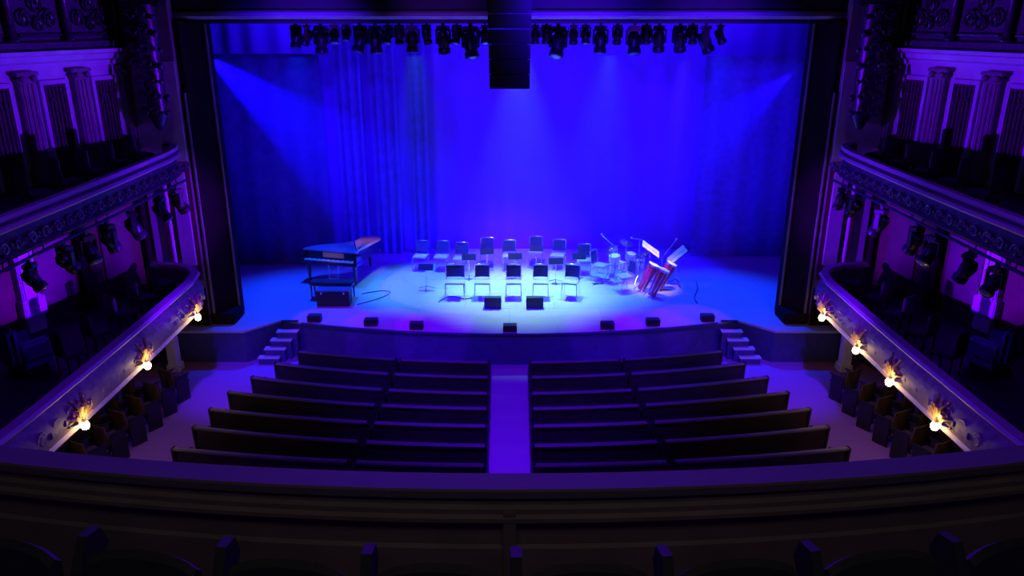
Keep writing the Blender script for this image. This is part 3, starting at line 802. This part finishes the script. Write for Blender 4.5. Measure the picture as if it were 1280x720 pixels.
for i, (px, py, r, h, z, t, w) in enumerate(((769, 328, .17, .22, .42, (.1, -.1), 'leftmost of the white drums'), (779, 336, .14, .2, .42, (-.1, .1), 'second of the white drums from the left'), (788, 325, .15, .2, .46, (.1, .1), 'third of the white drums from the left'), (799, 334, .13, .18, .42, (.05, .1), 'white drum closest to the red drums'))):
    x, y = XY(px, py-4, z+h/2); drum('snare_drum', (x, y, 0), r, h, M['drumwhite'], 'small white chrome-rimmed drum on legs, %s' % w, t, z)
for i, (px, py, h, t, w) in enumerate(((764, 312, 1.0, (.3, -.5), 'over the leftmost white drum'), (783, 304, 1.15, (.3, .3), 'above the middle white drums'), (806, 318, .85, (.2, -.3), 'behind the red drums'))):
    x, y = XY(px, py, h); cym((x, y), h, .2, t, 'bronze cymbal tilted on a thin stand, %s' % w)
x, y = XY(757, 330, .45); put_chair(x-.15, y-.1, 1.0, 'chair turned sideways left of the white drums', 'percussion chairs')
x, y = XY(784, 341, .45); put_chair(x-.12, y-.3, -1.2, 'chair turned sideways between the white and red drums', 'percussion chairs')
e = empty('drum_pedal', (*XY(748, 355, 0), 0), .3)
b = MB(); b.box((0, 0, .02), (.34, .1, .02)); b.build('base', M['metal'], e)
b = MB(); b.box((0, 0, .05), (.26, .08, .015), Matrix.Rotation(.2, 4, 'Y')); b.cyl((.12, -.05, .03), (.12, .05, .14), .012); b.build('footboard', M['chrome'], e)
tag(e, 'low dark pedal lying on the floor left of the percussion', 'pedal')

# ------------------------------------------------------------------ gallery chairs
def gallery_chair():
    e = empty('gallery_chair')
    b = MB(); b.lathe([(.2, .0), (.2, .02)]) if False else None
    b = MB(); b.box((0, -.2, .68), (.42, .05, .42), Matrix.Translation((0, 0, 0)) , .02); b.build('backrest', M['seatred'], e)
    b = MB(); b.box((0, 0, .44), (.44, .42, .08), None, .025); b.build('seat', M['seatred'], e)
    for sx in (-1, 1):
        for sy in (-1, 1):
            b = MB(); b.cyl((sx*.18, sy*.17, 0), (sx*.19, sy*.18, .41), .015, .02, 8); b.build('leg', M['wood'], e)
    return e
gc = gallery_chair(); f2 = True
for s in (-1, 1):
    for z, nm in ((4.12, 'upper balcony'), (1.22, 'lower box tier')):
        for i in range(5):
            o = gc if f2 else copy_tree(gc); f2 = False
            y = 16.4-i*.95; o.location = (s*(7.85+(.02 if z > 3 else 0)), y, z); o.rotation_euler = (0, 0, s*.6)
            tag(o, 'dark upholstered chair in the %s %s, %s from the stage' % (SIDE[s], nm, ORD[i]), 'chair', 'chairs in the balconies and boxes')
for s in (-1, 1):
    dep_px = 42 if s < 0 else 1252
    e = empty('armchair', (s*8.9, 12.9, 1.22), s*.5)
    b = MB(); b.box((0, .05, .22), (.62, .6, .36), None, .06); b.build('seat', M['leg_flat'], e)
    b = MB(); b.box((0, -.26, .55), (.62, .16, .72), None, .07); b.build('backrest', M['leg_flat'], e)
    for sx in (-1, 1):
        b = MB(); b.box((sx*.3, .03, .42), (.12, .56, .4), None, .05); b.build('armrest', M['leg_flat'], e)
        for sy in (-1, 1):
            b = MB(); b.cyl((sx*.25, sy*.2+.03, 0), (sx*.25, sy*.2+.03, .06), .02, .025, 8); b.build('leg', M['wood'], e)
    tag(e, 'blue-grey armchair by the pale pilaster in the %s box' % SIDE[s], 'armchair')

# ------------------------------------------------------------------ near balcony ledge, parapet and seats
cN = .033; xs = [-6.4+12.8*i/40 for i in range(41)]
path = [(x, 3.4+cN*x*x) for x in xs]
b = MB(); b.sweep([(0, 4.95), (0, 4.99), (.01, 5.0), (.16, 5.0), (.17, 4.99), (.17, 4.95)], path); nb = struct(b.build('trim_7', M['ledge']))
b = MB(); b.sweep([(.02, 4.0), (.02, 4.62), (.035, 4.64), (.035, 4.78), (.02, 4.80), (.005, 4.84), (.005, 4.88), (.02, 4.90), (.02, 4.95), (.15, 4.95), (.15, 4.0)], path); struct(b.build('wall_back', M['brown']))
b = MB(); b.sweep([(.005, 4.80), (-.015, 4.81), (-.015, 4.835), (.005, 4.85)], path); b.build('bead', M['brown'], nb)
b = MB(); b.box((-.0, 3.405, 4.44), (.07, .03, .86), None, .006); b.build('batten', M['brown'], nb)
b = MB(); b.prism([(-6.5, -1.5), (6.5, -1.5), (6.5, 3.3+cN*42), *[(x, 3.41+cN*x*x) for x in xs[::-1]], (-6.5, 3.3+cN*42)], 3.95, 4.1); struct(b.build('floor', M['hall']))
def theatre_seat():
    e = empty('theatre_seat')
    b = MB(); prev = None
    for i in range(13):
        t = i/12; x = -.235+.47*t; y = .03*(1-(2*t-1)**2)
        top = 1.13+.035*(1-(2*t-1)**4)
        cur = [b.b.verts.new(p) for p in ((x, y-.02, .40), (x, y+.03, top-.02), (x, y+.06, top), (x, y+.09, top-.03), (x, y+.05, .40))]
        if prev:
            for q in range(5): b.b.faces.new([prev[q], prev[(q+1) % 5], cur[(q+1) % 5], cur[q]])
        else: b.b.faces.new(cur)
        prev = cur
    b.b.faces.new(prev[::-1]); b.build('backrest', M['seatdark'], e, True)
    b = MB(); b.box((0, .28, .46), (.46, .42, .10), None, .03); b.build('seat', M['seatdark'], e)
    b = MB(); b.prism([(-.03, 0), (.10, 0), (.10, .95), (.20, 1.10), (.17, 1.19), (.09, 1.20), (.02, 1.08), (-.03, .9)], -.022, .022, Matrix.Translation((.28, 0, 0)) @ Matrix(((0, 0, 1, 0), (1, 0, 0, 0), (0, 1, 0, 0), (0, 0, 0, 1)))); b.build('end_standard', M['seatdark'], e)
    b = MB(); b.box((.28, .3, .66), (.05, .38, .035), None, .012); b.build('armrest', M['wood'], e)
    return e
ts = theatre_seat(); f3 = True
for i, px in enumerate((10, 190, 370, 550, 730, 910, 1090, 1270)):
    o = ts if f3 else copy_tree(ts); f3 = False
    x = (px-CX)/F*3.2; o.location = (x, 2.42+.035*x*x, 4.1); o.rotation_euler = (0, 0, .07*x*1.6)
    if px < 640: o.scale = (-1, 1, 1)
    tag(o, 'dark theatre seat behind the near balcony ledge, %s' % ['leftmost', 'second from the left', 'third from the left', 'just left of the middle', 'just right of the middle', 'third from the right', 'second from the right', 'rightmost'][i], 'theatre seat', 'seats behind the near ledge')

# ------------------------------------------------------------------ haze over the stage
b = MB(); b.box((0, 21.15, 3.9), (15.6, 3.7, 4.9)); hz = b.build('haze', M['dark'])
m = bpy.data.materials.new('stage_haze'); m.use_nodes = True; nt = m.node_tree; nt.nodes.clear()
o_ = nt.nodes.new('ShaderNodeOutputMaterial'); v_ = nt.nodes.new('ShaderNodeVolumeScatter'); v_.inputs['Color'].default_value = (.35, .3, 1, 1); v_.inputs['Density'].default_value = .010; v_.inputs['Anisotropy'].default_value = .2
nt.links.new(v_.outputs[0], o_.inputs['Volume']); hz.data.materials[0] = m
tag(hz, 'thin theatrical haze filling the air above the stage', 'haze', kind='stuff')

# ------------------------------------------------------------------ lights
def spot(loc, aim, e, c, ang, blend=.5, r=.15):
    L = bpy.data.lights.new('spot', 'SPOT'); L.energy = e; L.color = c; L.spot_size = math.radians(ang); L.spot_blend = blend; L.shadow_soft_size = r
    o = bpy.data.objects.new('spot', L); o.location = loc; col.objects.link(o)
    o.rotation_euler = (Vector(aim)-Vector(loc)).to_track_quat('-Z', 'Y').to_euler(); return o
def area(loc, aim, e, c, sx, sy, spread=180):
    L = bpy.data.lights.new('area', 'AREA'); L.shape = 'RECTANGLE'; L.size = sx; L.size_y = sy; L.energy = e; L.color = c; L.spread = math.radians(spread)
    o = bpy.data.objects.new('area', L); o.location = loc; col.objects.link(o)
    o.rotation_euler = (Vector(aim)-Vector(loc)).to_track_quat('-Z', 'Y').to_euler(); return o
BLUE = (.032, 0, 1); VIO = (.10, 0, 1); CY = (.42, 1, .5)
# white-cyan back light pool
spot((.3, 22.4, 7.0), (.35, 20.5, 0), 5000, CY, 45, 1, .06)
spot((2.8, 22.0, 7.0), (2.2, 21.0, 0), 3000, (.12, .6, .7), 40, .9)
spot((-2.6, 22.0, 7.0), (-2.4, 21.0, 0), 3000, (.10, .6, .7), 40, .9)
# blue sides
for s in (-1, 1): spot((s*5.6, 21.4, 7.0), (s*5.7, 19.9, 0), 6500, (.0, .035, 1), 52, .9)
# backcloth
area((0, 23.6, 8.8), (0, 24.8, 3.5), 650, BLUE, 15, .4)
spot((1.5, 12, 8.6), (1.2, 24.8, 4.4), 4300, BLUE, 46, .9, .3)
for s in (-1, 1): spot((s*3, 12, 8.6), (s*6.4, 24.3, 4.2), 4600, BLUE, 34, .9, .3)
# beams from the wings
spot((-7.55, 19.9, 6.45), (-3.3, 20.9, 2.6), 52000, (.008, .001, 1), 36, .15, .05)
spot((7.0, 19.8, 6.0), (3.0, 21.5, 2.0), 22000, (.012, .001, 1), 45, .6, .05)
# violet wash from the house onto the apron, pews and floor
spot((0, 8.0, 11.5), (0, 15.2, -.8), 10500, VIO, 39, .8, .3)
for s in (-1, 1): spot((s*4.5, 9.0, 11), (s*6.2, 16.4, -.8), 12000, VIO, 17, .9, .2)
for x in (-4.6, -3.2, -1.9, 2.4, 3.6, 4.7): spot((x, 12.6, 10.5), (x, 18.05+.02*(x*x-9), 0), 5200, (.2, 0, 1), 10.5, .3, .05)
for x in (-3.5, 3.5): spot((x, 10, 5.0), (x, 17.8, -.5), 1500, (.02, 0, 1), 40, .9, .2)
for x in (-5, -1.7, 1.7, 5): spot((x, 15.4, 7.1), (x*.9, 18.4, 7.42), 200, (.15, .01, 1), 50, .9, .1)
# side walls, from the opposite pipes
for s in (-1, 1):
    spot((-s*6.8, 15.0, 3.6), (s*9.4, 15.6, 6.6), 10000, (.12, 0, 1), 25, .9)
    spot((-s*6.8, 14.0, 3.4), (s*8.3, 17.6, 2.9), 18000, (.14, 0, 1), 13, .9)
    spot((-s*6.8, 12.0, 3.4), (s*9.86, 14.7, 2.7), 34000, (.12, 0, 1), 11, .8)
    spot((-s*6.8, 16.0, 3.4), (s*7.0, 13.5, 1.6), 2500, (.10, .0, 1), 34, .9)
# white specials on the percussion and the piano tail
spot((4.3, 19.3, 6.9), (4.1, 20.7, .9), 2700, (1, .6, .7), 15, .8)
spot((-3, 8, 9), (-5.1, 21.3, .85), 900, (1, .6, .3), 3.2, .8)  # added warm spot, brightens the golden strip on the piano front
spot((-3.6, 21.0, 7.0), (-4.3, 22.3, .9), 420, (1, .55, .4), 11, .9)
spot((0, 20.6, 7.1), (0, 23.0, .7), 700, (1, .7, 1), 36, .9)
spot((2.2, 20.4, 7.0), (*XY(847, 319, .9), .9), 700, (1, .8, .8), 8, .6)
# unseen area fills added to brighten the near balcony ledge and parapet
area((0, 0.5, 9.5), (0, 3.2, 4.6), 14, (1, .85, .8), 4, 1)
area((0, 12, 9.0), (0, 3.4, 5.0), 750, (.12, .0, 1), 4, 1)

w = bpy.data.worlds.new('world'); sc.world = w; w.use_nodes = True
w.node_tree.nodes['Background'].inputs[0].default_value = (.10, .02, 1, 1); w.node_tree.nodes['Background'].inputs[1].default_value = .006
vs = sc.view_settings; vs.view_transform = 'Standard'; vs.look = 'None'; vs.gamma = 1; vs.use_curve_mapping = False; vs.exposure = 0
